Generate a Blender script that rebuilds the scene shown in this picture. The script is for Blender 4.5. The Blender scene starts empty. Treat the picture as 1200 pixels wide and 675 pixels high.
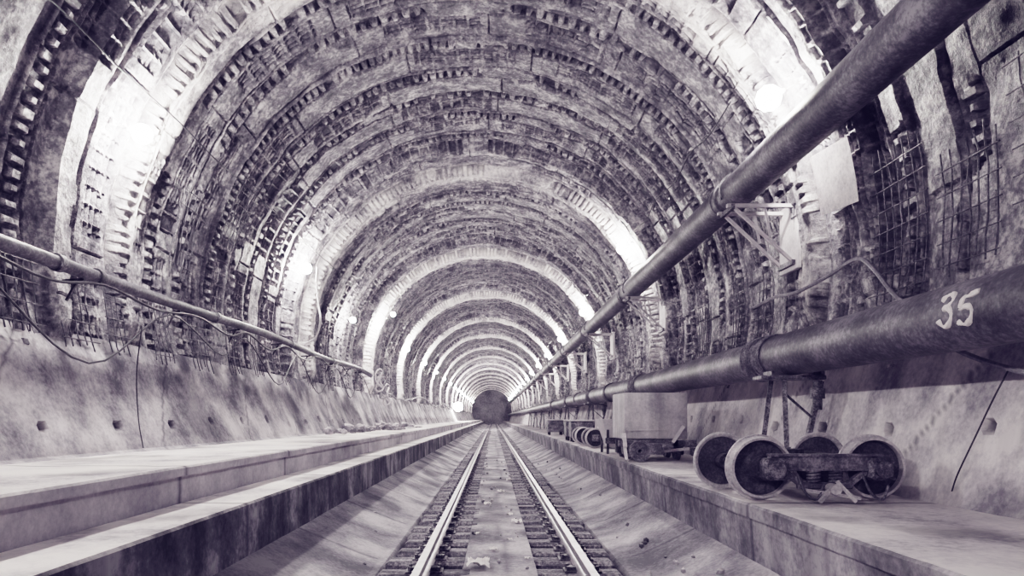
import bpy, bmesh, math, random
import numpy as np
from mathutils import Vector, Matrix
random.seed(7)
rng=np.random.RandomState(11)
scene=bpy.context.scene
COL=scene.collection
H=1.62            # eye height above ballast; everything below is written relative to eye level
CX,CZ,R=-0.36,2.0,5.0

# ------------------------------------------------------------------ materials
def new_mat(name):
    m=bpy.data.materials.new(name); m.use_nodes=True
    nt=m.node_tree; b=nt.nodes['Principled BSDF']
    return m,nt,b
def N(nt,t,**k):
    n=nt.nodes.new(t)
    for a,v in k.items():
        if a in n.inputs: n.inputs[a].default_value=v
        else: setattr(n,a,v)
    return n
def tint(c):
    return (c[0],c[1],c[2],1) if hasattr(c,'__len__') else (c*1.0,c*0.955,c*(1.10-.16*c),1)
def ramp(nt,src,stops):
    r=nt.nodes.new('ShaderNodeValToRGB')
    el=r.color_ramp.elements
    while len(el)<len(stops): el.new(0.5)
    for e,(p,c) in zip(el,stops):
        e.position=p; e.color=tint(c)
    nt.links.new(src,r.inputs['Fac']); return r
def grit(name,lo,mid,hi,scale=1.5,rough=.85,bump=.5,fine=14,stretch=(1,1,1),metal=0.0,steel=False,pale=False,streak=0.0,bdist=.03,level_tone=0.0,r0=.36,r2=.66,fw=.45):  # steel: dark value for joints and stains, and for painted shade
    m,nt,b=new_mat(name); L=nt.links.new
    tc=N(nt,'ShaderNodeNewGeometry')
    mp=N(nt,'ShaderNodeMapping'); mp.inputs['Scale'].default_value=stretch
    L(tc.outputs['Position'],mp.inputs['Vector'])
    n1=N(nt,'ShaderNodeTexNoise'); n1.inputs['Scale'].default_value=scale; n1.inputs['Detail'].default_value=10; n1.inputs['Roughness'].default_value=.68 if fw>.3 else .58
    n2=N(nt,'ShaderNodeTexNoise'); n2.inputs['Scale'].default_value=fine; n2.inputs['Detail'].default_value=6; n2.inputs['Roughness'].default_value=.7
    L(mp.outputs[0],n1.inputs['Vector']); L(tc.outputs['Position'],n2.inputs['Vector'])
    mx=N(nt,'ShaderNodeMath',operation='MULTIPLY_ADD'); L(n2.outputs['Fac'],mx.inputs[0]); mx.inputs[1].default_value=fw
    m2=N(nt,'ShaderNodeMath',operation='MULTIPLY'); L(n1.outputs['Fac'],m2.inputs[0]); m2.inputs[1].default_value=1.05-fw
    L(m2.outputs[0],mx.inputs[2])
    r=ramp(nt,mx.outputs[0],[(r0,lo),((r0+r2)/2+.01,mid),(r2,hi)])
    col=r.outputs[0]
    if streak>0:
        mp2=N(nt,'ShaderNodeMapping'); mp2.inputs['Scale'].default_value=(3.2,3.2,.35)
        L(tc.outputs['Position'],mp2.inputs['Vector'])
        n3=N(nt,'ShaderNodeTexNoise'); n3.inputs['Scale'].default_value=1.2; n3.inputs['Detail'].default_value=5
        L(mp2.outputs[0],n3.inputs['Vector'])
        r3=ramp(nt,n3.outputs['Fac'],[(.38,(1-streak,)*3),(.62,(1,1,1))])
        mm=N(nt,'ShaderNodeMixRGB',blend_type='MULTIPLY'); mm.inputs[0].default_value=1
        L(col,mm.inputs[1]); L(r3.outputs[0],mm.inputs[2]); col=mm.outputs[0]
    if level_tone>0:  # separate, usually paler tone on level faces
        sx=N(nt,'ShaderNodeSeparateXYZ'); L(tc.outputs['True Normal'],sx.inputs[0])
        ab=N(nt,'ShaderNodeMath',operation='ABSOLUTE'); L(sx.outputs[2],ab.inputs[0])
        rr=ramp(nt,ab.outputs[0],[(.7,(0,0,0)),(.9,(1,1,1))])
        r4=ramp(nt,mx.outputs[0],[(.38,level_tone*.5),(.5,level_tone),(.62,min(1,level_tone*1.25))])
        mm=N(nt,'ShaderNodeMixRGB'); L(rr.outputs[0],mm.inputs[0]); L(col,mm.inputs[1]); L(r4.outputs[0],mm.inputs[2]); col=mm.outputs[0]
    if pale:  # lamp light on the ribs, put into the lining colour
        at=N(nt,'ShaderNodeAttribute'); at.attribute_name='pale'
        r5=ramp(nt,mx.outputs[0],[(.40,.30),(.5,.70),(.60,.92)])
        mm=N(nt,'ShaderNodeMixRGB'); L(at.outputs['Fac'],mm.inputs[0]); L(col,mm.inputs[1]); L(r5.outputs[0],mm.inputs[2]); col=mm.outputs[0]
    if steel:
        at=N(nt,'ShaderNodeAttribute'); at.attribute_name='steel'  # this value darkens joints and stains, and paints shade into recesses
        mm=N(nt,'ShaderNodeMixRGB'); L(at.outputs['Fac'],mm.inputs[0]); L(col,mm.inputs[1]); mm.inputs[2].default_value=(.03,.027,.038,1); col=mm.outputs[0]
    L(col,b.inputs['Base Color'])
    b.inputs['Roughness'].default_value=rough; b.inputs['Metallic'].default_value=metal
    bp=N(nt,'ShaderNodeBump'); bp.inputs['Strength'].default_value=bump; bp.inputs['Distance'].default_value=bdist
    L(mx.outputs[0],bp.inputs['Height']); L(bp.outputs[0],b.inputs['Normal'])
    return m
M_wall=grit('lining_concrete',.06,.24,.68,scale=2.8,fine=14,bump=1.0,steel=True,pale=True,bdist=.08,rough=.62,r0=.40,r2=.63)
M_apron=grit('apron_concrete',.16,.44,.70,scale=1.2,fine=18,bump=.4,streak=.15,steel=True,r0=.41,r2=.62,fw=.30)
M_apron_lit=grit('lit_apron_concrete',.28,.58,.82,scale=1.2,fine=18,bump=.4,streak=.15,steel=True,r0=.40,r2=.62,fw=.30)  # brighter copy of the apron, missing light put into its colour
M_ledge=grit('ledge_concrete',.26,.45,.66,scale=.8,fine=22,bump=.25,steel=True,level_tone=.85,fw=.3)
M_face=grit('kerb_face_concrete',.05,.16,.40,scale=1.2,fine=16,bump=.35,streak=.6,steel=True,level_tone=.76,r0=.40,r2=.62,fw=.3)
M_face2=grit('ledge_face_concrete',.12,.28,.50,scale=1.0,fine=16,bump=.35,streak=.4,steel=True,level_tone=.66,fw=.3,r0=.40,r2=.62)
M_floor=grit('invert_concrete',.12,.33,.58,scale=1.0,fine=24,bump=.4,steel=True,r0=.4,r2=.63,fw=.3)
M_pipe=grit('pipe_steel',.05,.12,.26,scale=2.0,fine=22,bump=.2,rough=.5,metal=.1,stretch=(1,.6,1),r0=.41,r2=.62)
M_steel=grit('rusty_steel',.02,.05,.14,scale=5,fine=40,bump=.3,rough=.6,metal=.1,r0=.4,r2=.62)
M_bar=grit('rebar_steel',.05,.10,.24,scale=5,fine=40,bump=.3,rough=.6,metal=.2)
M_steel2=grit('worn_steel',.04,.12,.32,scale=5,fine=40,bump=.3,rough=.5,metal=.1,r0=.4,r2=.62)
M_frame=grit('bogie_frame_steel',.06,.15,.34,scale=6,fine=40,bump=.3,rough=.5,metal=.1,r0=.4,r2=.62)
M_disc=grit('wheel_disc_steel',.03,.08,.18,scale=5,fine=40,bump=.3,rough=.5,metal=.1)
M_rim=grit('worn_wheel_rim',.30,.52,.75,scale=5,fine=40,bump=.2,rough=.45,metal=.1)
M_dark=grit('dark_steel',.015,.03,.07,scale=5,fine=30,bump=.3,rough=.6,metal=.2)
M_wood=grit('creosoted_timber',.04,.17,.52,scale=3,fine=30,bump=.7,stretch=(.3,3,1),r0=.4,r2=.62)
M_light=grit('pale_painted_steel',.42,.58,.72,scale=2.5,fine=22,bump=.2,rough=.6)
M_sheet=grit('pale_sheet_steel',.40,.62,.78,scale=2.0,fine=22,bump=.2,rough=.6,r0=.4,r2=.62)
M_box=grit('cart_body_paint',.34,.52,.68,scale=2.5,fine=22,bump=.2,rough=.6,streak=.3)
M_white=grit('white_paint',.7,.85,.92,scale=5,fine=30,bump=.3)
M_rail=grit('polished_rail',.28,.42,.58,scale=4,fine=50,bump=.1,rough=.4,metal=.7)
M_cable=grit('cable_rubber',.02,.04,.07,scale=5,fine=30,bump=.1,rough=.5)
M_hose=grit('grey_hose',.12,.22,.36,scale=5,fine=30,bump=.2,rough=.55)
M_end_haze=grit('tunnel_end_haze',.10,.26,.40,scale=.4,fine=3,bump=.1)  # grey colour stands in for haze at the far end
BULBS={}
def bulb_mat(power,br):
    key=(power,br)
    if key not in BULBS:
        m,nt,b=new_mat('lamp_glow'); b.inputs['Base Color'].default_value=(.8,.8,.8,1)
        b.inputs['Emission Color'].default_value=(1,.95,.885,1); b.inputs['Emission Strength'].default_value=power/(4*math.pi**2*br*br)
        BULBS[key]=m
    return BULBS[key]

# ------------------------------------------------------------------ object helpers
def finish(ob,parent=None,label=None,category=None,kind=None,group=None):
    COL.objects.link(ob)
    if parent is not None:
        ob.parent=parent; ob.location=Vector(ob.location)-Vector(parent.location)
    if label: ob['label']=label
    if category and parent is None: ob['category']=category
    if kind: ob['kind']=kind
    if group: ob['group']=group
    return ob
def from_bm(bm,name,mat,parent=None,origin=None,sharp=35,**k):
    bmesh.ops.recalc_face_normals(bm,faces=bm.faces[:])
    for f in bm.faces: f.smooth=True
    for e in bm.edges:
        if len(e.link_faces)==2 and e.calc_face_angle(0)>math.radians(sharp): e.smooth=False
    co=[v.co for v in bm.verts]
    if origin is None:
        mn=[min(c[i] for c in co) for i in range(3)]; mx=[max(c[i] for c in co) for i in range(3)]
        origin=Vector(((mn[0]+mx[0])/2,(mn[1]+mx[1])/2,mn[2]))
    origin=Vector(origin)
    for v in bm.verts: v.co-=origin
    me=bpy.data.meshes.new(name); bm.to_mesh(me); bm.free()
    me.materials.append(mat)
    ob=bpy.data.objects.new(name,me); ob.location=origin
    return finish(ob,parent,**k)
def empty(name,loc,**k):
    e=bpy.data.objects.new(name,None); e.empty_display_size=.2; e.location=loc
    return finish(e,**k)
def box(bm,c,s,rot=None,bev=0.0):
    r=bmesh.ops.create_cube(bm,size=1.0)
    vs=r['verts']
    M=Matrix.Translation(Vector(c))@(rot.to_4x4() if rot is not None else Matrix.Identity(4))@Matrix.Diagonal((s[0],s[1],s[2],1))
    for v in vs: v.co=M@v.co
    if bev>0:
        es=set(e for v in vs for e in v.link_edges)
        bmesh.ops.bevel(bm,geom=list(es),offset=bev,segments=1,affect='EDGES')
def cyl(bm,p0,p1,r,n=12,r2=None):
    p0=Vector(p0);p1=Vector(p1);d=p1-p0
    q=d.to_track_quat('Z','Y')
    M=Matrix.Translation((p0+p1)/2)@q.to_matrix().to_4x4()
    bmesh.ops.create_cone(bm,cap_ends=True,segments=n,radius1=r,radius2=r if r2 is None else r2,depth=d.length,matrix=M)
def beam(bm,p0,p1,w,h=None):
    p0=Vector(p0);p1=Vector(p1);d=p1-p0; h=h or w
    q=d.to_track_quat('Z','Y')
    box(bm,(p0+p1)/2,(w,h,d.length),rot=q.to_matrix())
def lathe(bm,prof,c,axis='Y',n=36,ring=False):
    rings=[]
    c=Vector(c)
    for r,o in prof:
        rg=[]
        for i in range(n):
            a=2*math.pi*i/n
            if axis=='Y': p=Vector((r*math.cos(a),o,r*math.sin(a)))
            elif axis=='X': p=Vector((o,r*math.cos(a),r*math.sin(a)))
            else: p=Vector((r*math.cos(a),r*math.sin(a),o))
            rg.append(bm.verts.new(c+p))
        rings.append(rg)
    prs=list(zip(rings[:-1],rings[1:]))
    if ring: prs.append((rings[-1],rings[0]))
    for a,b in prs:
        for i in range(n):
            bm.faces.new((a[i],a[(i+1)%n],b[(i+1)%n],b[i]))
    if not ring:
        bm.faces.new(rings[0]); bm.faces.new(rings[-1])
def torus(bm,c,R_,r_,axis='Y',n=36,m=8,squash=1,tilt=0):
    g=[]
    c=Vector(c)
    for i in range(n):
        a=2*math.pi*i/n; row=[]
        for j in range(m):
            b_=2*math.pi*j/m; rr=R_+r_*math.cos(b_); o=r_*math.sin(b_)*squash+tilt*math.sin(a)
            if axis=='Y': p=(rr*math.cos(a),o,rr*math.sin(a))
            elif axis=='X': p=(o,rr*math.cos(a),rr*math.sin(a))
            else: p=(rr*math.cos(a),rr*math.sin(a),o)
            row.append(bm.verts.new(c+Vector(p)))
        g.append(row)
    for i in range(n):
        for j in range(m):
            bm.faces.new((g[i][j],g[(i+1)%n][j],g[(i+1)%n][(j+1)%m],g[i][(j+1)%m]))
def smooth_path(pts,sub=6):
    P=[Vector(p) for p in pts]; P=[P[0]*2-P[1]]+P+[P[-1]*2-P[-2]]
    out=[]
    for i in range(1,len(P)-2):
        for k in range(sub):
            t=k/sub; a,b,c,d=P[i-1],P[i],P[i+1],P[i+2]
            out.append(.5*((2*b)+(c-a)*t+(2*a-5*b+4*c-d)*t*t+(-a+3*b-3*c+d)*t**3))
    out.append(P[-2]); return out
def tube(bm,pts,r,n=8):
    rings=[]; up=Vector((0.13,0.21,1)).normalized()
    for i,p in enumerate(pts):
        d=(pts[min(i+1,len(pts)-1)]-pts[max(i-1,0)])
        if d.length<1e-9: d=Vector((0,1,0))
        d.normalize()
        a=d.cross(up)
        if a.length<.05: a=d.cross(Vector((1,0,0)))
        a.normalize(); b_=d.cross(a)
        rr=r[i] if hasattr(r,'__len__') else r
        rings.append([bm.verts.new(p+rr*(math.cos(2*math.pi*j/n)*a+math.sin(2*math.pi*j/n)*b_)) for j in range(n)])
    for A,B in zip(rings[:-1],rings[1:]):
        for j in range(n): bm.faces.new((A[j],A[(j+1)%n],B[(j+1)%n],B[j]))
    bm.faces.new(rings[0]); bm.faces.new(rings[-1])
def wallp(th,y,rad):
    t=math.radians(th); return Vector((CX+rad*math.cos(t),y,CZ+rad*math.sin(t)))

# ------------------------------------------------------------------ numpy noise
TAB=rng.rand(512,512)
def vn(x,y):
    xi=np.floor(x).astype(int); yi=np.floor(y).astype(int); fx=x-xi; fy=y-yi
    fx=fx*fx*(3-2*fx); fy=fy*fy*(3-2*fy)
    g=lambda a,b: TAB[a%512,b%512]
    return (g(xi,yi)*(1-fx)+g(xi+1,yi)*fx)*(1-fy)+(g(xi,yi+1)*(1-fx)+g(xi+1,yi+1)*fx)*fy
def fbm(x,y,o=4):
    s=0;a=.5
    for i in range(o): s=s+a*(vn(x+17*i,y+31*i)-.5); x=x*2.03;y=y*2.03;a*=.5
    return s
def grid_obj(name,P,mat,steel=None,pale=None,**k):
    nu,nv,_=P.shape
    me=bpy.data.meshes.new(name)
    me.vertices.add(nu*nv); me.vertices.foreach_set('co',P.reshape(-1).astype(np.float32))
    idx=np.arange(nu*nv).reshape(nu,nv)
    q=np.stack([idx[:-1,:-1],idx[1:,:-1],idx[1:,1:],idx[:-1,1:]],-1).reshape(-1,4)
    me.loops.add(q.size); me.loops.foreach_set('vertex_index',q.reshape(-1).astype(np.int32))
    me.polygons.add(len(q)); me.polygons.foreach_set('loop_start',np.arange(0,q.size,4).astype(np.int32))
    me.update(calc_edges=True); me.validate()
    me.polygons.foreach_set('use_smooth',np.zeros(len(q),bool))
    for nm,ar in(('steel',steel),('pale',pale)):  # 'steel' holds dark joints and stains, and painted shade
        if ar is not None:
            a=me.attributes.new(nm,'FLOAT','POINT'); a.data.foreach_set('value',ar.reshape(-1).astype(np.float32))
    me.materials.append(mat)
    ob=bpy.data.objects.new(name,me)
    return finish(ob,**k)

# ------------------------------------------------------------------ tunnel lining
LAMP_Y=[9.2+9.4*i for i in range(-2,17)]
def lining(th,y):
    u=th*R
    P_=1.04
    yy=y+.05*fbm(u*.7,y*0+3,3)
    k=np.floor(yy/P_); v=yy/P_-k
    rnd=lambda a,b:TAB[(a.astype(int)*37+11)%512,(b.astype(int)*53+7)%512]
    st=np.zeros_like(u)
    wear=fbm(u*.6+3,y*.6,4)
    wear2=fbm(u*1.1+90,y*1.1+40,3)
    d=.10*(rnd(k+70,k*0+1)-.5)
    gr=(v<.055)|(np.abs(v-.40)<.02)
    d=d+np.where(gr,-.055,0); st=np.where(gr,.6,st)
    per=.15+.02*(k%3); kt=np.floor(u/per); ft=u/per-kt; rt=rnd(kt+5,k)
    tick=(v>.09)&(v<.35)&(wear<.14)
    tb=tick&(ft<.55)&(rt<.90)&(v>.11+.08*rt)&(v<.34-.09*rt)
    gap=tick&~tb
    d=d+np.where(gap,-.05,0)+np.where(tb,.01+.05*rt,0); st=np.maximum(st,np.where(gap,.70,0))  # gaps between ticks coloured dark, shade painted into the recess
    off=rnd(k,k*0)*2.4
    j=np.floor((u+off+40)/2.4); w=(u+off+40)/2.4-j
    r_=rnd(k+3,j); e0=.05+.10*rnd(k+8,j); e1=.95-.22*rnd(k+5,j)
    pan=(v>.45)&(v<.80+.14*rnd(k+2,j))&(w>e0)&(w<e1)&(r_<.70)
    d=d+np.where(pan,-.065,0)
    b1=pan&(((yy/.105)-np.floor(yy/.105))<.40)&(wear2<.14)
    b2=pan&(((u/.24)-np.floor(u/.24))<.18)
    d=d+np.where(b1,.045,0)+np.where(b2&~b1,.05,0)
    st=np.maximum(st,np.where(b1|b2,.05,np.where(pan,.70,0)))  # panel recess painted dark as shade, bars in it left light
    pl=(v>.45)&(v<.92)&~pan
    d=d+np.where(pl&(r_>.85),.04,0)
    d=d+np.where((w<.015)&(v>.42),-.05,0)
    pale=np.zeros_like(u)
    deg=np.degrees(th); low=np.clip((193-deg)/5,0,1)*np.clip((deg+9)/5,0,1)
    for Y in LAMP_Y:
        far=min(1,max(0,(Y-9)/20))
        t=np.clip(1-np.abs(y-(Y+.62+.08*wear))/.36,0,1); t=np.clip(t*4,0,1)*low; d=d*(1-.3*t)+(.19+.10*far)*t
        shade_rib=np.clip(1-np.abs(y-(Y-1.0+.08*wear))/.28,0,1); shade_rib=np.clip(shade_rib*4,0,1)*low; d=d*(1-.2*shade_rib)+.19*shade_rib  # added rib, shaped to shade the wall on the near side of each lamp
        lit_band=np.clip(1-np.abs(y-(Y+.50+.2*wear2))/(.34+.12*far),0,1); lit_band=np.clip(lit_band*3,0,1); pale=np.maximum(pale,lit_band*np.clip(.36+.64*far+(3.2-2*far)*wear2,0,1))  # lit arcs painted as paler rib colour, stronger further off
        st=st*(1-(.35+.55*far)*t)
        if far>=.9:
            mid_shade=np.clip(1-np.abs(y-(Y+4.6))/2.6,0,1); st=np.maximum(st,.5*np.clip(mid_shade*2,0,1))  # painted shade: darker lining colour midway between far lamps
    d=d+.12*wear+.09*fbm(u*3,y*3,4)
    st=np.where((fbm(u*1.3+50,y*1.3,3)>.14)&(st>.05)&(y<26),st*.35,st)
    st=np.maximum(st,np.clip(3*fbm(u*.9+11,y*.35+70,4)-.25,0,.35)*(1-pale))
    return d,st,pale
ys=np.concatenate([np.arange(-12,5,.3),np.arange(5,22,.037),np.arange(22,50,.08),np.arange(50,168.5,.2)])
def shell(name,t0,t1,**k):
    th=np.radians(np.linspace(t0,t1,int(round((t1-t0)/.34))+1))
    T,Y=np.meshgrid(th,ys,indexing='ij')
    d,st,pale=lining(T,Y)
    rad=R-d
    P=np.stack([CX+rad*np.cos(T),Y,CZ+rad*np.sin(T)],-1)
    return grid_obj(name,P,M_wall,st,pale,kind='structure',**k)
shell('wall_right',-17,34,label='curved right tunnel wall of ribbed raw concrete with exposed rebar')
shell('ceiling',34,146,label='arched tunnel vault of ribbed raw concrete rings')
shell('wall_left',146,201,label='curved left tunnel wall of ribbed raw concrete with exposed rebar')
bm=bmesh.new(); bmesh.ops.create_circle(bm,cap_ends=True,segments=64,radius=5.3,matrix=Matrix.Translation((CX,168,CZ))@Matrix.Rotation(math.pi/2,4,'X'))
from_bm(bm,'wall_back',M_end_haze,kind='structure',label='far end of the tunnel with haze put into its grey colour')

# ------------------------------------------------------------------ ground sections
yg=np.concatenate([np.arange(-12,3,.5),np.arange(3,24,.06),np.arange(24,60,.2),np.arange(60,168.1,1.0)])
def section(name,pts,mat,fn=None,step=.07,**k):
    xs=[];zs=[];ss=[]
    acc=0
    for (x0,z0),(x1,z1) in zip(pts[:-1],pts[1:]):
        L=math.hypot(x1-x0,z1-z0); n=max(1,int(L/step))
        for i in range(n):
            t=i/n; xs.append(x0+(x1-x0)*t); zs.append(z0+(z1-z0)*t); ss.append(acc+L*t)
        acc+=L
    xs.append(pts[-1][0]); zs.append(pts[-1][1]); ss.append(acc)
    xs=np.array(xs);zs=np.array(zs);ss=np.array(ss)
    X,Y=np.meshgrid(xs,yg,indexing='ij'); Z=np.repeat(zs[:,None],len(yg),1); S=np.repeat(ss[:,None],len(yg),1)
    st=np.zeros_like(X)
    if fn: X,Z,st=fn(X,Y,Z,S,st)
    return grid_obj(name,np.stack([X,Y,Z],-1),mat,st,kind='structure',**k)
def f_floor(X,Y,Z,S,st):
    edge=.03*fbm(Y*3,X*0,3)
    cenm=(X>-.30+edge*3)&(X<.46+edge*3)
    Z=Z+np.where(cenm,.140,0)
    ball=(~cenm)&(X>-1.22)&(X<1.42)
    Z=Z+np.where(ball,.05*fbm(X*9,Y*9,3)-.07,.010*fbm(X*2,Y*2,3))+np.where(cenm,.012*fbm(X*6,Y*6,4),0)
    st=np.where(ball,.92,st)
    st=np.where(cenm&(np.abs(X-.16+.3*fbm(Y*.8,Y*0,2))<.04),.4,st)
    st=np.where(cenm,np.maximum(st,np.clip(3*fbm(X*2,Y*.8,4)-.05,0,.5)),st)
    st=np.maximum(st,np.where((X<-1.22),np.clip(5*fbm(X*1.5,Y*.6+9,3)-.2,0,.5),0))
    seam=(np.abs(Y/2.6-np.round(Y/2.6))*2.6<.03)&((X<-1.3)|(X>1.5))
    st=np.where(seam,.6,st)
    return X,Z,st
section('floor',[(-2.23,-1.25),(-1.5,-1.55),(-1.3,-1.62),(-1.22,-1.62),(1.42,-1.62),(1.5,-1.60),(1.7,-1.55),(2.3,-1.26)],M_floor,f_floor,label='dusty concrete trackbed channel with sloping sides')
def f_kerb(X,Y,Z,S,st):
    j=(np.abs((Y/3.1)-np.round(Y/3.1))*3.1<.02)
    jit=.02*fbm(Y*.5,S*3,3)+.012*fbm(Y*5,S*6,3)
    st=np.where(j,.7,0)
    st=np.maximum(st,np.clip(3*fbm(Y*.9+20,S*1.3,4)-.2,0,.5))
    return X+jit,Z+jit*.6,st
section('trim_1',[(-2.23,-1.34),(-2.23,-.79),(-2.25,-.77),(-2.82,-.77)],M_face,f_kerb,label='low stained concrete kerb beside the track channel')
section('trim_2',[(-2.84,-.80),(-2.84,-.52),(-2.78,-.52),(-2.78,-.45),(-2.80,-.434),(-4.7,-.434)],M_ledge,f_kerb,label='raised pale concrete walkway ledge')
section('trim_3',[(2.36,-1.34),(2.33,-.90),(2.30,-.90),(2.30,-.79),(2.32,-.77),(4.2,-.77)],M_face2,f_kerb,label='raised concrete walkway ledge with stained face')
def f_apr(sgn,ztop):
    def f(X,Y,Z,S,st):
        n=.06*fbm(Y*.5,S*.8,3)+.012*fbm(Y*4,S*4,3)
        k=np.round(Y/1.45); off=.12*TAB[(k.astype(int)*31)%512,3]
        h=(np.abs(Z-(-.14+off))<.05)&(np.abs(Y/1.45-k)*1.45<.07)
        rag=np.clip((Z-ztop+.45)/.45,0,1)
        X=X+sgn*(np.where(h,.09,0))+n*sgn+sgn*rag*(.10*fbm(Y*1.7,S*2,4))
        q=(Y+.9*Z*sgn)
        kk=np.round(q/3.3); j=(np.abs(q-kk*3.3-.6*(TAB[(kk.astype(int)*17)%512,9]-.5))<.028)
        st=np.where(h,.8,np.where(j,.6,0))  # dark seams; pockets coloured dark, shade painted into the recess
        st=np.maximum(st,np.clip(rag*5*fbm(Y*2.2,Z*2.2+5,4),0,.7))
        st=np.maximum(st,np.clip(3.2*fbm(Y*.9+9,Z*.9+5,5)-.1,0,.5)*(1 if sgn<0 else .7))
        st=np.maximum(st,np.clip(4*fbm(Y*5+9,Z*.5+5,3)-.9,0,.5))
        return X,Z,st
    return f
section('baseboard_left',[(-4.50,-.45),(-4.62,-.40),(-4.95,.30),(-5.04,.55),(-5.11,.80),(-5.22,1.05)],M_apron,f_apr(-1,.8),step=.05,label='sloping smooth concrete footing of the wall')
section('baseboard_right',[(3.98,-.80),(4.02,-.74),(4.33,.45),(4.42,.78),(4.48,1.05),(4.62,1.3)],M_apron_lit,f_apr(1,1.05),step=.05,label='sloping smooth concrete footing of the wall, light painted into its colour')

# ------------------------------------------------------------------ track
def rail(x):
    pr=[(-.036,0),(.036,0),(.038,-.012),(.036,-.036),(.012,-.048),(.009,-.055),(.009,-.125),(.02,-.135),(.066,-.142),(.066,-.152),(-.066,-.152),(-.066,-.142),(-.02,-.135),(-.009,-.125),(-.009,-.055),(-.012,-.048),(-.036,-.036),(-.038,-.012)]
    bm=bmesh.new(); Ys=[-8]+list(range(0,168,8))
    rings=[[bm.verts.new((x+a,y,-1.34+b)) for a,b in pr] for y in Ys]
    for A,B in zip(rings[:-1],rings[1:]):
        for i in range(len(pr)): bm.faces.new((A[i],A[(i+1)%len(pr)],B[(i+1)%len(pr)],B[i]))
    bm.faces.new(rings[0]); bm.faces.new(rings[-1])
    return from_bm(bm,'rail',M_rail,label='steel track rail with a worn shiny head',category='rail',group='running rails of the track')
rail(-.67); rail(.87)
bm=bmesh.new(); box(bm,(.1,0,-1.575),(2.40,.29,.16),bev=.04)
base=from_bm(bm,'railway_sleeper',M_wood); BM=base.data
bpy.data.objects.remove(base)
bm=bmesh.new(); box(bm,(0,0,0),(.36,.20,.025)); 
for sx in(-1,1):
    cyl(bm,(sx*.14,.06,0),(sx*.14,.06,.055),.02,6); cyl(bm,(sx*.14,-.06,0),(sx*.14,-.06,.055),.02,6); box(bm,(sx*.095,0,.025),(.06,.10,.035))
tp=from_bm(bm,'tie_plate',M_steel2); TP=tp.data; bpy.data.objects.remove(tp)
for i in range(285):
    y=3.4+i*.55
    s=bpy.data.objects.new('railway_sleeper',BM); s.location=(.1+random.uniform(-.05,.05),y+random.uniform(-.03,.03),-1.657+random.uniform(-.006,.002)); s.rotation_euler=(0,0,random.uniform(-.02,.02))
    finish(s,label='dark weathered timber railway sleeper under the rails',category='railway sleeper',group='sleepers of the track')
    if i<45:
        for x in(-.67,.87):
            t=bpy.data.objects.new('tie_plate',TP); t.parent=s; t.location=(x-s.location.x,0,-1.505-s.location.z); COL.objects.link(t); 

# ------------------------------------------------------------------ pipes
def pipe_obj(name,x,z,r,y0,y1,n,label,mat):
    bm=bmesh.new(); k=int((y1-y0)/3)
    prof=[(r*.9,0)]+[(r,(y1-y0)*i/k) for i in range(k+1)]
    lathe(bm,prof,(x,y0,z),n=n)
    return from_bm(bm,name,mat,label=label,category='pipe')
up=pipe_obj('ventilation_pipe',3.65,3.39,.25,-6,166,40,'wide grey steel pipe carried high on wall brackets',M_pipe)
def couplings(par,x,z,r,Ys,name='pipe_coupling',wires=False):
    for y in Ys:
        bm=bmesh.new()
        if wires:
            lathe(bm,[(r,-.02),(r+.022,-.02),(r+.022,.30),(r,.30)],(x,y,z),n=40,ring=True)
            for o in(-.26,-.23,-.20,-.16,-.10,-.06,-.03,.02,.08,.13,.18,.24,.28,.33): torus(bm,(x,y+o+random.uniform(-.01,.01),z),r+(.012 if o<0 else .026),.016,n=40,m=6,tilt=random.uniform(-.03,.03))
        else:
            lathe(bm,[(r,-.14),(r+.03,-.13),(r+.03,-.05),(r+.012,-.04),(r+.012,.04),(r+.03,.05),(r+.03,.13),(r,.14)],(x,y,z),n=40,ring=True)
        from_bm(bm,name,M_frame if wires else M_pipe,parent=par)
couplings(up,3.65,3.39,.25,[10.6+8*i for i in range(12)])
lo=pipe_obj('water_pipe',3.75,.81,.27,-6,166,44,'wide grey steel pipe low on stands with a painted number 35',M_pipe)
couplings(lo,3.75,.81,.27,[9.2,17.2,25.2,33.2,41.2],'wire_binding',True)
couplings(lo,3.75,.81,.27,[21.5,29.5],'pipe_coupling')
def glyph(pts,y0,w,h,phi0,slant):
    bm=bmesh.new(); out=[]
    for a,b_ in pts:
        a+=random.uniform(-.04,.04); b_+=random.uniform(-.03,.03)
        ph=math.radians(phi0)-b_*h/.27
        y=y0-a*w-b_*slant
        out.append((3.75+.266*math.cos(ph),y,.81+.266*math.sin(ph)))
    path=smooth_path(out,6)
    tube(bm,path,[.020+.007*math.sin(i*.55)+random.uniform(-.003,.003) for i in range(len(path))],8)
    return bm
g3=[(.05,.78),(.2,.98),(.7,1.04),(.96,.80),(.65,.58),(.35,.50),(.75,.50),(1.05,.28),(.7,.0),(.3,-.05),(-.05,.14)]
g5=[(1.2,1.12),(.6,.98),(.25,.96),(.12,.58),(.6,.64),(1.02,.42),(.85,.08),(.40,-.04),(0,.08)]
from_bm(glyph(g3,5.34,.14,.23,199,.03),'painted_number',M_white,parent=lo,label='white hand-painted numeral 3')
from_bm(glyph(g5,5.13,.14,.20,203,.04),'painted_number',M_white,parent=lo,label='white hand-painted numeral 5')
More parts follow.
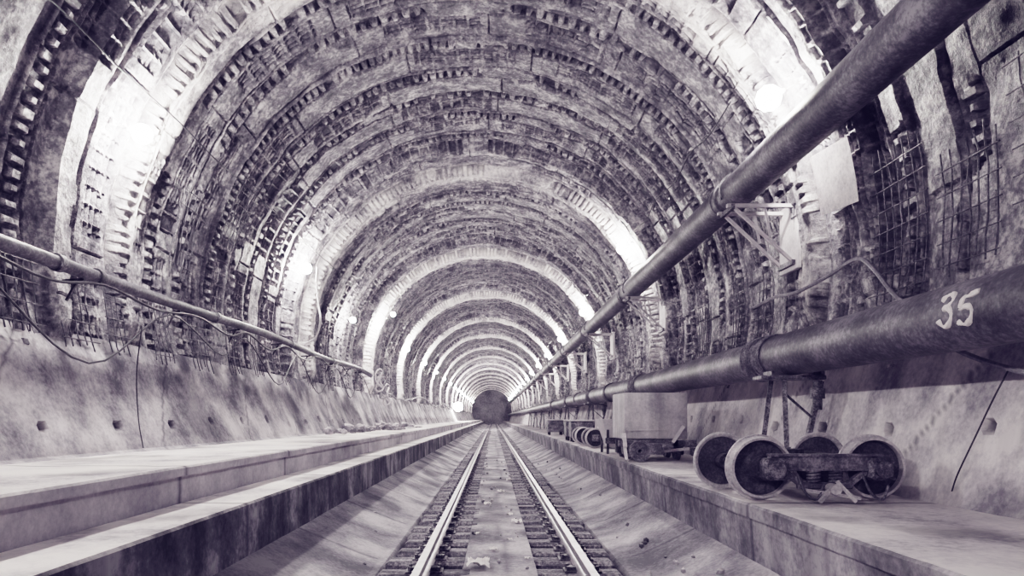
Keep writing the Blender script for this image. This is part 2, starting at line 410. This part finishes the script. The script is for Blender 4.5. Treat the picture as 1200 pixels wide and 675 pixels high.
def bracket(y):
    e=empty('pipe_bracket',(4.2,y,2.2),label='welded steel angle bracket holding the high pipe',category='bracket',group='wall brackets of the high pipe')
    for o in(-.2,.2):
        bm=bmesh.new(); beam(bm,(3.42,y+o,3.11),(4.44,y+o,3.11),.06,.05); from_bm(bm,'bracket_arm',M_light,parent=e)
        bm=bmesh.new(); beam(bm,(3.52,y+o,3.09),(4.40,y+o,2.28),.05,.04); from_bm(bm,'diagonal_brace',M_light,parent=e)
        bm=bmesh.new(); beam(bm,(3.98,y+o,3.09),(4.06,y+o,2.66),.035,.03); from_bm(bm,'strut',M_light,parent=e)
    bm=bmesh.new(); box(bm,(4.44,y,2.68),(.07,.62,1.0),bev=.01); from_bm(bm,'mounting_plate',M_light,parent=e)
    for c in((3.50,y,3.09),(4.38,y,2.28)):
        bm=bmesh.new(); box(bm,c,(.05,.5,.07)); from_bm(bm,'cross_bar',M_steel2,parent=e)
    bm=bmesh.new(); pts=[Vector((3.65+.275*math.cos(a),y,3.39+.275*math.sin(a))) for a in np.linspace(-.5,math.pi+.5,20)]; tube(bm,pts,.018,6); from_bm(bm,'pipe_clamp',M_steel,parent=e)
for i in range(9): bracket(10.2+7.6*i)
def trestle(y):
    e=empty('pipe_stand',(3.7,y,-.77),label='rusty steel trestle supporting the low pipe on the ledge',category='pipe stand',group='stands of the low pipe')
    bm=bmesh.new(); box(bm,(3.68,y,.50),(.80,.30,.05),bev=.01); box(bm,(3.44,y,.545),(.05,.26,.07)); box(bm,(4.04,y,.545),(.05,.26,.07)); from_bm(bm,'saddle_plate',M_frame,parent=e)
    for p0,p1 in(((3.58,y-.1,.48),(3.62,y-.12,-.76)),((3.50,y+.1,.48),(3.36,y+.14,-.76)),((4.08,y,.46),(3.78,y-.05,-.76))):
        bm=bmesh.new(); beam(bm,p0,p1,.055); box(bm,(p1[0],p1[1],-.755),(.12,.12,.02)); from_bm(bm,'leg',M_steel2,parent=e)
    bm=bmesh.new(); beam(bm,(3.58,y-.12,.30),(3.94,y-.08,.0),.035,.02); from_bm(bm,'brace',M_steel2,parent=e)
    bm=bmesh.new(); cyl(bm,(3.97,y-.14,.46),(3.97,y-.14,.10),.055,12); cyl(bm,(3.97,y-.14,.36),(3.97,y-.14,.24),.085,12); from_bm(bm,'screw_jack',M_steel2,parent=e)
for y in(8.5,16.5,24.6,32.6,40.6,48.6,56.6,65): trestle(y)
# left pipe
def lp(y): return Vector((-4.86+.02*math.sin(y*.9),y,1.76+.035*math.sin(y*.55)))
bm=bmesh.new(); tube(bm,[lp(y) for y in np.arange(-2,25.4,.5)]+[Vector((-4.8,25.7,1.72)),Vector((-4.62,25.9,1.6))],.078,16)
l=from_bm(bm,'wall_pipe',M_pipe,label='thin grey steel pipe running along the rough concrete wall',category='pipe')
for y in(7.6,8.35,12.0,16.3,20.6,24.6):
    bm=bmesh.new(); c=lp(y); lathe(bm,[(.07,-.05),(.10,-.045),(.10,.045),(.07,.05)],c,n=20,ring=True); from_bm(bm,'pipe_collar',M_steel2,parent=l)
for y in(8.0,10.5,13,15.5,18,20.5,23,25):
    bm=bmesh.new(); c=lp(y); beam(bm,c+Vector((.05,0,-.1)),c+Vector((-.2,0,-.12)),.03); beam(bm,c+Vector((-.02,0,-.1)),c+Vector((-.16,0,-.35)),.025)
    from_bm(bm,'wall_hanger',M_steel,label='small rusty steel hanger holding the thin pipe',category='bracket',group='hangers of the thin wall pipe')
bm=bmesh.new(); tube(bm,[Vector((-4.74+.03*math.sin(y*.7),y,1.15+.20*math.sin(y*.31)+.05*math.sin(y*2))) for y in np.arange(29,120,1.5)],.05,8)
from_bm(bm,'wall_hose',M_hose,label='long pale hose running along the rough wall',category='hose')

# ------------------------------------------------------------------ cables
def cable(pts,r,label,mat=M_cable,name='cable',cat='cable'):
    bm=bmesh.new(); tube(bm,smooth_path(pts,6),r,6); return from_bm(bm,name,mat,label=label,category=cat)
def garland(y0,y1,dy,x,z,sag,r,label):
    pts=[];y=y0
    while y<y1:
        pts+= [(x,y,z+random.uniform(-.03,.03)),(x+.04,y+dy*.5,z-sag*random.uniform(.5,1.2))]; y+=dy*random.uniform(.8,1.2)
    cable(pts,r,label)
garland(6,25,2.4,-4.74,1.64,.25,.018,'thin black cable drooping below the wall pipe')
garland(6,25,3.6,-4.66,1.50,.75,.012,'thin black wire sagging in loose loops below the wall pipe')
garland(5,60,2.35,-4.45,4.2,.08,.010,'thin lamp feeder cable strung along the wall')
garland(10,60,2.35,3.48,4.65,.08,.010,'thin lamp feeder cable strung along the wall')
cable([(4.25,11.2,1.80),(4.28,10.4,1.84),(4.24,9.5,1.76),(4.33,8.8,1.84),(4.33,8.15,1.90),(4.33,7.8,1.72),(4.28,7.3,1.33),(4.22,6.7,.98),(4.12,6.15,.65),(4.12,5.5,.41),(4.0,4.5,.2)],.024,'bent pale conduit crossing behind the low pipe',M_hose,'conduit','conduit')
cable([(4.24,5.6,.42),(4.17,5.7,.15),(4.10,5.8,-.15),(4.03,5.92,-.48),(4.01,5.97,-.64)],.007,'thin dark wire lying down the sloping footing',M_cable)
cable([(-4.38,17.0,3.75),(-4.42,17.1,3.3),(-4.35,17.0,2.8),(-4.25,16.8,2.4),(-4.4,16.9,2.0),(-4.68,17,1.85)],.025,'pale cable hanging from a wall lamp',M_light)
cable([(-4.58,8.9,1.2),(-4.70,9.0,.6),(-4.60,8.85,.0),(-4.46,8.7,-.38)],.008,'thin wire hanging down the wall')

# ------------------------------------------------------------------ rebar grids and sheet
def grid(y0,y1,t0,t1,rad=4.84,sy=.14,st_=2.8):
    bm=bmesh.new(); y=y0
    while y<=y1+.001:
        tube(bm,[wallp(t,y+random.uniform(-.012,.012),rad+random.uniform(-.015,.01)) for t in np.linspace(t0-random.uniform(0,1.5),t1+random.uniform(0,1.5),7)],.009,5); y+=sy
    t=t0
    while t<=t1+.001:
        tube(bm,[wallp(t,yy,rad-.015) for yy in(y0-.06,(y0+y1)/2,y1+.06)],.007,5); t+=st_
    from_bm(bm,'rebar_grid',M_bar,label='rusty reinforcing bar grid exposed on the concrete wall',category='rebar grid',group='exposed rebar grids on the walls')
grid(7.05,8.0,-7,11); grid(6.05,6.8,-6,7,sy=.12)
grid(10.9,11.5,-7,4); grid(12.0,12.8,-8,6); grid(14.0,14.9,-8,3); grid(5.55,5.8,-2,12)
for y,w,a,b_ in((8.1,.65,184,193),(9.1,.5,185,193),(7.1,.6,183,192),(10.3,.6,184,193),(11.6,.7,185,193),(13.2,.6,184,193),(14.6,.6,184,192),(16.4,.8,185,193),(18.8,.8,185,193),(21,.8,185,193)): grid(y,y+w,a,b_)
for y,w,a,b_ in((10.9,.7,160,175),(12.6,.7,150,165)): grid(y,y+w,a,b_)
bm=bmesh.new()
g=[[bm.verts.new(wallp(t+1.2*(y-8.6),y,4.70+.02*(t-6)/11)) for y in np.linspace(8.05,8.95,4)] for t in np.linspace(7.5,17,7)]
for i in range(6):
    for j in range(3): bm.faces.new((g[i][j],g[i][j+1],g[i+1][j+1],g[i+1][j]))
r=bmesh.ops.solidify(bm,geom=bm.faces[:],thickness=.03)
ws=from_bm(bm,'wall_sheet',M_sheet,label='pale rectangular steel sheet standing off the rough wall',category='metal sheet')
for yy in(8.2,8.8):
    for tt in(9,15.5):
        bm=bmesh.new(); a_=wallp(tt,yy,4.72); b_=wallp(tt,yy,4.97); cyl(bm,a_,b_,.015,8); from_bm(bm,'standoff_bolt',M_steel2,parent=ws)

# ------------------------------------------------------------------ lamps
def lamp(th,y,power,rad=4.66,br=.10):
    p=wallp(th,y,rad); w=wallp(th,y,4.96); d=(p-w).normalized()
    e=empty('wall_lamp',w,label='glowing bare work lamp on a short arm on the tunnel wall',category='lamp',group='work lamps along the tunnel')
    bm=bmesh.new(); cyl(bm,w,p-d*(br+.06),.012,8); box(bm,w,(.07,.08,.07),bev=.01); from_bm(bm,'lamp_arm',M_light,parent=e)
    bm=bmesh.new(); cyl(bm,p-d*(br+.07),p-d*br*.9,.028,12,r2=.036); from_bm(bm,'lamp_socket',M_light,parent=e)
    bm=bmesh.new(); bmesh.ops.create_icosphere(bm,subdivisions=2,radius=br,matrix=Matrix.Translation(p)); from_bm(bm,'bulb',bulb_mat(power,br),parent=e)
for i,y in enumerate(LAMP_Y):
    pw=430 if y<30 else (560 if y<100 else 380)
    if i<2: pw=850
    if i==2: lamp(28.5,8.8,420,br=.16,rad=4.45)
    elif i>2: lamp(30 if i!=3 else 34,y,pw,br=.13)
    lamp(158,y-.3 if i!=3 else 17.1,pw if i!=2 else 460,br=.13,rad=4.66 if i>2 else 4.55)
lamp(163,23.4,200); lamp(148,29.4,200); lamp(188,86,2200,rad=4.1,br=.6)
# ------------------------------------------------------------------ bogie on the ledge
LZ=-.77
def wheelset(e,x,y0,y1,rw=.31):
    ax=bmesh.new(); cyl(ax,(x,y0-.16,LZ+rw),(x,y1+.16,LZ+rw),.055,16); 
    for yy,s in((y0,1),(y1,-1)): cyl(ax,(x,yy+s*.05,LZ+rw),(x,yy+s*.22,LZ+rw),.085,16)
    from_bm(ax,'axle',M_steel,parent=e)
    for yy,s in((y0,-1),(y1,1)):
        k=rw/.31
        w=bmesh.new()
        pr=[(.05,.09),(.09,.09),(.105,.03),(.15,-.02),(.235,-.02),(.262,.02),(.262,-.04),(.235,-.045),(.15,-.045),(.10,-.05),(.05,-.05)]
        lathe(w,[(a*k,s*b) for a,b in pr],(x,yy,LZ+rw),n=40,ring=True)
        from_bm(w,'wheel_disc',M_disc,parent=e,sharp=28)
        w=bmesh.new()
        pr=[(.252,.03),(.258,.062),(.280,.062),(.286,-.01),(.292,-.03),(.31,-.036),(.31,-.055),(.292,-.066),(.262,-.056),(.252,-.03)]
        lathe(w,[(a*k,s*b) for a,b in pr],(x,yy,LZ+rw),n=48,ring=True)
        from_bm(w,'wheel_rim',M_rim,parent=e,sharp=28)
e=empty('bogie',(3.0,6.9,LZ),label='rusty four-wheel rail bogie parked crosswise on the concrete ledge',category='bogie')
for x in(2.48,3.52): wheelset(e,x,6.35,7.45)
for y,s in((6.18,-1),(7.62,1)):
    bm=bmesh.new()
    box(bm,(3.0,y,-.40),(1.02,.06,.15),bev=.01)
    box(bm,(3.0,y,-.335),(1.02,.10,.025),bev=.004)
    box(bm,(3.0,y,-.465),(.80,.10,.02),bev=.004)
    box(bm,(3.0,y,-.61),(.50,.06,.06),bev=.01)
    beam(bm,(2.62,y,-.47),(2.80,y,-.61),.05,.05); beam(bm,(3.38,y,-.47),(3.20,y,-.61),.05,.05)
    from_bm(bm,'side_frame',M_frame,parent=e)
    for x in(2.53,3.48):
        bm=bmesh.new(); box(bm,(x,y+s*.02,-.46),(.22,.14,.20),bev=.03); cyl(bm,(x,y+s*.09,-.46),(x,y+s*.12,-.46),.075,16)
        for a in(-1,1):
            for c in(-1,1): cyl(bm,(x+a*.085,y+s*.09,-.46+c*.075),(x+a*.085,y+s*.11,-.46+c*.075),.016,6)
        from_bm(bm,'axle_box',M_steel2,parent=e)
    for x in(2.90,3.10):
        bm=bmesh.new(); pts=[Vector((x+.05*math.cos(t),y+.05*math.sin(t),-.585+.0045*t)) for t in np.linspace(0,8*math.pi,60)]
        tube(bm,pts,.012,6)
        from_bm(bm,'coil_spring',M_frame,parent=e)
bm=bmesh.new(); box(bm,(3.0,6.9,-.44),(.26,1.4,.12),bev=.02); cyl(bm,(3.0,6.9,-.39),(3.0,6.9,-.31),.13,20); from_bm(bm,'bolster',M_steel,parent=e)
bm=bmesh.new()
beam(bm,(2.78,6.08,-.64),(3.25,6.04,-.71),.025,.03); beam(bm,(3.05,6.06,-.56),(3.20,6.02,-.74),.035,.03); beam(bm,(3.02,6.06,-.60),(2.88,6.02,-.74),.03,.03); cyl(bm,(3.02,6.00,-.63),(3.02,6.12,-.63),.05,12)
from_bm(bm,'brake_rigging',M_rim,parent=e)
for x in(2.72,3.3):
    bm=bmesh.new(); tube(bm,smooth_path([(x,6.10,-.5),(x+.05,6.06,-.66),(x+.15,6.05,-.72),(x+.22,6.08,-.6)],5),.012,6); from_bm(bm,'hanging_chain',M_steel2,parent=e)
for x in(2.8,3.2):
    bm=bmesh.new(); beam(bm,(x,6.23,-.38),(x,7.57,-.38),.06,.09)
    from_bm(bm,'cross_member',M_steel,parent=e)

# ------------------------------------------------------------------ box cart
def cart(x0,x1,y0,y1,zb,zt,label):
    xc=(x0+x1)/2; yc=(y0+y1)/2
    e=empty('mine_cart',(xc,yc,LZ),label=label,category='cart')
    bm=bmesh.new()
    box(bm,(xc,yc,(zb+zt)/2),(x1-x0,y1-y0,zt-zb),bev=.012)
    from_bm(bm,'cart_body',M_box,parent=e,sharp=20)
    bm=bmesh.new(); box(bm,(x0+(x1-x0)*.55,y0-.004,(zb+zt)/2),(.025,.02,(zt-zb)*.9)); from_bm(bm,'stiffener',M_box,parent=e)
    bm=bmesh.new(); box(bm,(xc,y0-.004,zb+.16),((x1-x0)*.97,.02,.025)); from_bm(bm,'stiffener',M_box,parent=e)
    bm=bmesh.new()
    for x in(x0+.25,x1-.25): box(bm,(x,yc,zb-.07),(.10,(y1-y0)+.3,.12),bev=.01)
    for y in(y0-.10,y1+.10): box(bm,(xc,y,zb-.07),((x1-x0)+.25,.10,.12),bev=.01)
    from_bm(bm,'underframe',M_steel2,parent=e)
    for y in(y0+.25,y1-.25):
        rw=.17
        bm=bmesh.new(); cyl(bm,(x0+.1,y,LZ+rw),(x1-.1,y,LZ+rw),.035,12); from_bm(bm,'axle',M_steel,parent=e)
        for x,s in((x0+.14,1),(x1-.14,-1)):
            bm=bmesh.new(); lathe(bm,[(.03,-.05),(.06,-.05),(.065,-.02),(.13,-.02),(.14,-.04),(.15,-.04),(.155,.02),(.17,.03),(.17,.05),(.13,.05),(.12,.02),(.06,.02),(.05,.05),(.03,.05)],(x,y,LZ+rw),axis='X',n=28,ring=True); from_bm(bm,'wheel',M_steel2,parent=e)
            bm=bmesh.new(); box(bm,(x-s*.09,y,LZ+rw),(.07,.16,.14),bev=.015); beam(bm,(x-s*.09,y,LZ+rw+.05),(x-s*.09,y,zb-.05),.07); from_bm(bm,'axle_box',M_steel,parent=e)
    bm=bmesh.new(); box(bm,(xc+.1,y0-.27,zb-.12),(.12,.34,.10),bev=.015); torus(bm,(xc+.1,y0-.48,zb-.12),.08,.025,axis='Z',n=16,m=6); from_bm(bm,'coupler',M_frame,parent=e)
    bm=bmesh.new(); beam(bm,(xc+.26,y0-.17,zb-.05),(xc+.44,y0-.22,zb+.24),.06); from_bm(bm,'brake_lever',M_light,parent=e)
    bm=bmesh.new(); beam(bm,(xc-.55,y0-.17,zb-.28),(xc+.55,y0-.17,zb-.16),.06,.05); from_bm(bm,'drawbar',M_rim,parent=e)
    bm=bmesh.new(); box(bm,(x1+.16,y0-.16,zb-.22),(.30,.12,.14),bev=.02); beam(bm,(x1-.1,y0-.16,zb-.14),(x1+.3,y0-.16,zb-.08),.04); from_bm(bm,'end_buffer',M_frame,parent=e)
    bm=bmesh.new(); box(bm,(x0+.5,y0-.22,zb-.16),(.30,.16,.20),bev=.02); from_bm(bm,'brake_housing',M_frame,parent=e)
    bm=bmesh.new(); lathe(bm,[(.03,-.04),(.06,-.04),(.07,-.01),(.15,-.01),(.16,-.05),(.19,-.05),(.19,.03),(.15,.03),(.06,.02),(.03,.03)],(x0+.22,y0-.26,LZ+.19),axis='Y',n=28,ring=True); from_bm(bm,'end_wheel',M_frame,parent=e)
    bm=bmesh.new(); beam(bm,(x0-.02,y0-.1,zb-.05),(x0-.02,y0-.32,LZ+.03),.05,.06); beam(bm,(x0-.02,y0-.05,zb+.1),(x0-.02,y0-.2,zb-.14),.07,.05); from_bm(bm,'angled_bracket',M_light,parent=e)
    return e
cart(2.36,3.50,12.3,13.5,-.38,.46,'small mine cart with a pale grey boxy body and dark frame')
e=empty('hopper',(2.65,15.0,LZ),label='pale steel hopper with sloping sides on the ledge behind the cart',category='hopper')
bm=bmesh.new()
b0=[(2.50,14.7),(2.85,14.7),(2.85,15.3),(2.50,15.3)]; t0=[(2.32,14.5),(2.98,14.5),(2.98,15.5),(2.32,15.5)]
V=[[bm.verts.new((a,b_,z)) for a,b_ in q] for q,z in((b0,-.62),(t0,-.02))]
bm.faces.new(V[0]); bm.faces.new(V[1])
for i in range(4): bm.faces.new((V[0][i],V[0][(i+1)%4],V[1][(i+1)%4],V[1][i]))
from_bm(bm,'hopper_body',M_light,parent=e)
for a in(2.45,2.92):
    for b_ in(14.6,15.4):
        bm=bmesh.new(); box(bm,(a,b_,-.45),(.05,.05,.63)); from_bm(bm,'leg',M_steel,parent=e)
def loose_bogie(x,y,rw,label):
    e=empty('bogie',(x+.4,y+.4,LZ),label=label,category='bogie')
    for xx in(x,x+.72): wheelset(e,xx,y,y+.8,rw)
    for yy in(y-.12,y+.92):
        bm=bmesh.new(); box(bm,(x+.36,yy,LZ+rw),(.9,.05,.09),bev=.01); from_bm(bm,'side_frame',M_frame,parent=e)
    bm=bmesh.new(); box(bm,(x+.36,y+.4,LZ+rw+.02),(.25,1.1,.12),bev=.02); from_bm(bm,'bolster',M_steel,parent=e)
    for xx in(x,x+.72):
        bm=bmesh.new(); box(bm,(xx,y-.14,LZ+rw),(.2,.1,.18),bev=.02); from_bm(bm,'axle_box',M_steel2,parent=e)
loose_bogie(2.60,17.4,.26,'rusty rail bogie standing on the ledge behind the hopper')
loose_bogie(2.60,19.6,.26,'rusty rail bogie standing further along the ledge')
def hopper(x,y,s=1):
    e=empty('equipment_box',(x,y,LZ),label='dark steel equipment box on short feet on the ledge',category='equipment box')
    bm=bmesh.new(); box(bm,(x,y,LZ+.45*s),(.8*s,.8*s,.6*s),bev=.04); from_bm(bm,'body',M_frame,parent=e)
    bm=bmesh.new(); box(bm,(x,y,LZ+.77*s),(.86*s,.86*s,.05),bev=.01); from_bm(bm,'lid',M_light,parent=e)
    for a in(-.3,.3):
        for b_ in(-.3,.3):
            bm=bmesh.new(); box(bm,(x+a*s,y+b_*s,LZ+.08*s),(.08,.08,.16*s)); from_bm(bm,'foot',M_dark,parent=e)
hopper(2.85,22.2,.9); hopper(2.85,23.7,.9); hopper(2.85,31.5,.9)

# ------------------------------------------------------------------ left ledge junk, hose bundle
for i,(x,y,L_,a) in enumerate([(-3.5,26.5,1.6,.15),(-3.45,28.4,1.3,-.1),(-3.5,30.2,1.6,-.2),(-3.45,32,1.2,.2),(-3.5,24.2,1.1,-.2)]):
    bm=bmesh.new(); box(bm,(x,y,-.395),(.16,L_,.05),rot=Matrix.Rotation(a,3,'Z'),bev=.005); from_bm(bm,'timber_plank',M_light if i%2 else M_wood,label='loose rough timber plank lying on the walkway ledge',category='plank',group='loose planks on the walkway')
for i in range(30):
    y=18+i*.55; x=-4.2+(.18 if i%2 else -.10)+random.uniform(-.05,.05); s=random.uniform(.10,.22)
    bm=bmesh.new(); bmesh.ops.create_icosphere(bm,subdivisions=2,radius=s)
    for v_ in bm.verts: v_.co*=random.uniform(.7,1.1); v_.co.z*=.8; v_.co+=Vector((x,y,-.434+s*.55))
    from_bm(bm,'rubble_lump',M_face2,sharp=10,label='broken lump of grey concrete rubble on the walkway',category='rubble',group='rubble on the walkway')
for n_ in range(3):
    bm=bmesh.new(); pts=[]; c=Vector((-4.45,26.6+n_*.9,1.55-.25*n_))
    for t in np.linspace(0,5*math.pi,50): pts.append(c+Vector((.10*math.sin(t*1.7),(.28+.06*math.sin(t*.7))*math.cos(t)+.01*t,(.32+.08*math.sin(t*.9))*math.sin(t)-.02*t)))
    tube(bm,pts,.03,6); from_bm(bm,'hose_tangle',M_light if n_!=1 else M_hose,label='tangled pale hose hung on the wall',category='hose',group='hose tangles at the end of the wall pipe')
def paper(x,y,s,z=-1.46):
    bm=bmesh.new(); n=7
    g=[[bm.verts.new((x+(i/(n-1)-.5)*s+random.uniform(-.1,.1)*s*.4,y+(j/(n-1)-.5)*s*1.2,z+random.uniform(0,.35)*s)) for j in range(n)] for i in range(n)]
    for i in range(n-1):
        for j in range(n-1): bm.faces.new((g[i][j],g[i+1][j],g[i+1][j+1],g[i][j+1]))
    from_bm(bm,'crumpled_paper',M_white,sharp=5,label='crumpled piece of white paper lying between the rails',category='paper litter',group='paper litter in the track')
paper(-.15,6.75,.22); paper(.0,7.6,.09); paper(.33,9.6,.14); paper(.25,10.3,.10); paper(.15,13.5,.14); paper(.38,16,.14); paper(-.1,11.6,.12)
paper(1.15,12.0,.08,-1.56); paper(.36,7.1,.07); paper(-.2,8.6,.08); paper(.2,8.2,.06)
for i in range(100):
    y=6+random.random()**1.6*20; x=random.choice([random.uniform(-.28,.44),random.uniform(-.28,.44),random.uniform(-1.9,-1.3),random.uniform(1.5,2.0)]); s=random.uniform(.012,.04)
    z=-1.470 if abs(x-.08)<.4 else (-1.62+ (abs(x)-1.4)*.42 if abs(x)>1.4 else -1.6)
    bm=bmesh.new(); bmesh.ops.create_icosphere(bm,subdivisions=1,radius=s)
    for v_ in bm.verts: v_.co*=random.uniform(.7,1.15); v_.co+=Vector((x,y,z+s*.4))
    from_bm(bm,'stone',M_ledge if i%2 else M_face2,sharp=5,label='small rough stone lying on the trackbed',category='stone',group='stones on the trackbed')

# ------------------------------------------------------------------ lift everything so the ballast is z=0
for o in scene.objects:
    if o.parent is None: o.location.z+=H

# ------------------------------------------------------------------ world, camera, colour
w=bpy.data.worlds.new('tunnel_world'); scene.world=w; w.use_nodes=True
nt=w.node_tree
nt.nodes['Background'].inputs[0].default_value=(.5,.45,.7,1); nt.nodes['Background'].inputs[1].default_value=.1
cam=bpy.data.cameras.new('camera'); cam.lens=24; cam.sensor_width=36; cam.shift_x=22/1200; cam.shift_y=152.5/1200; cam.clip_end=400
co=bpy.data.objects.new('camera',cam); co.location=(0,0,H); co.rotation_euler=(math.pi/2,0,0); COL.objects.link(co); scene.camera=co
vs=scene.view_settings; vs.view_transform='Filmic'
try: vs.look='Very High Contrast'
except Exception as ex:
    print(ex); vs.look='None'
vs.exposure=.12
vs.use_curve_mapping=True
cm=vs.curve_mapping
for i,b0 in enumerate((.008,.005,.026)): cm.curves[i].points[0].location=(0,b0)
cm.update()
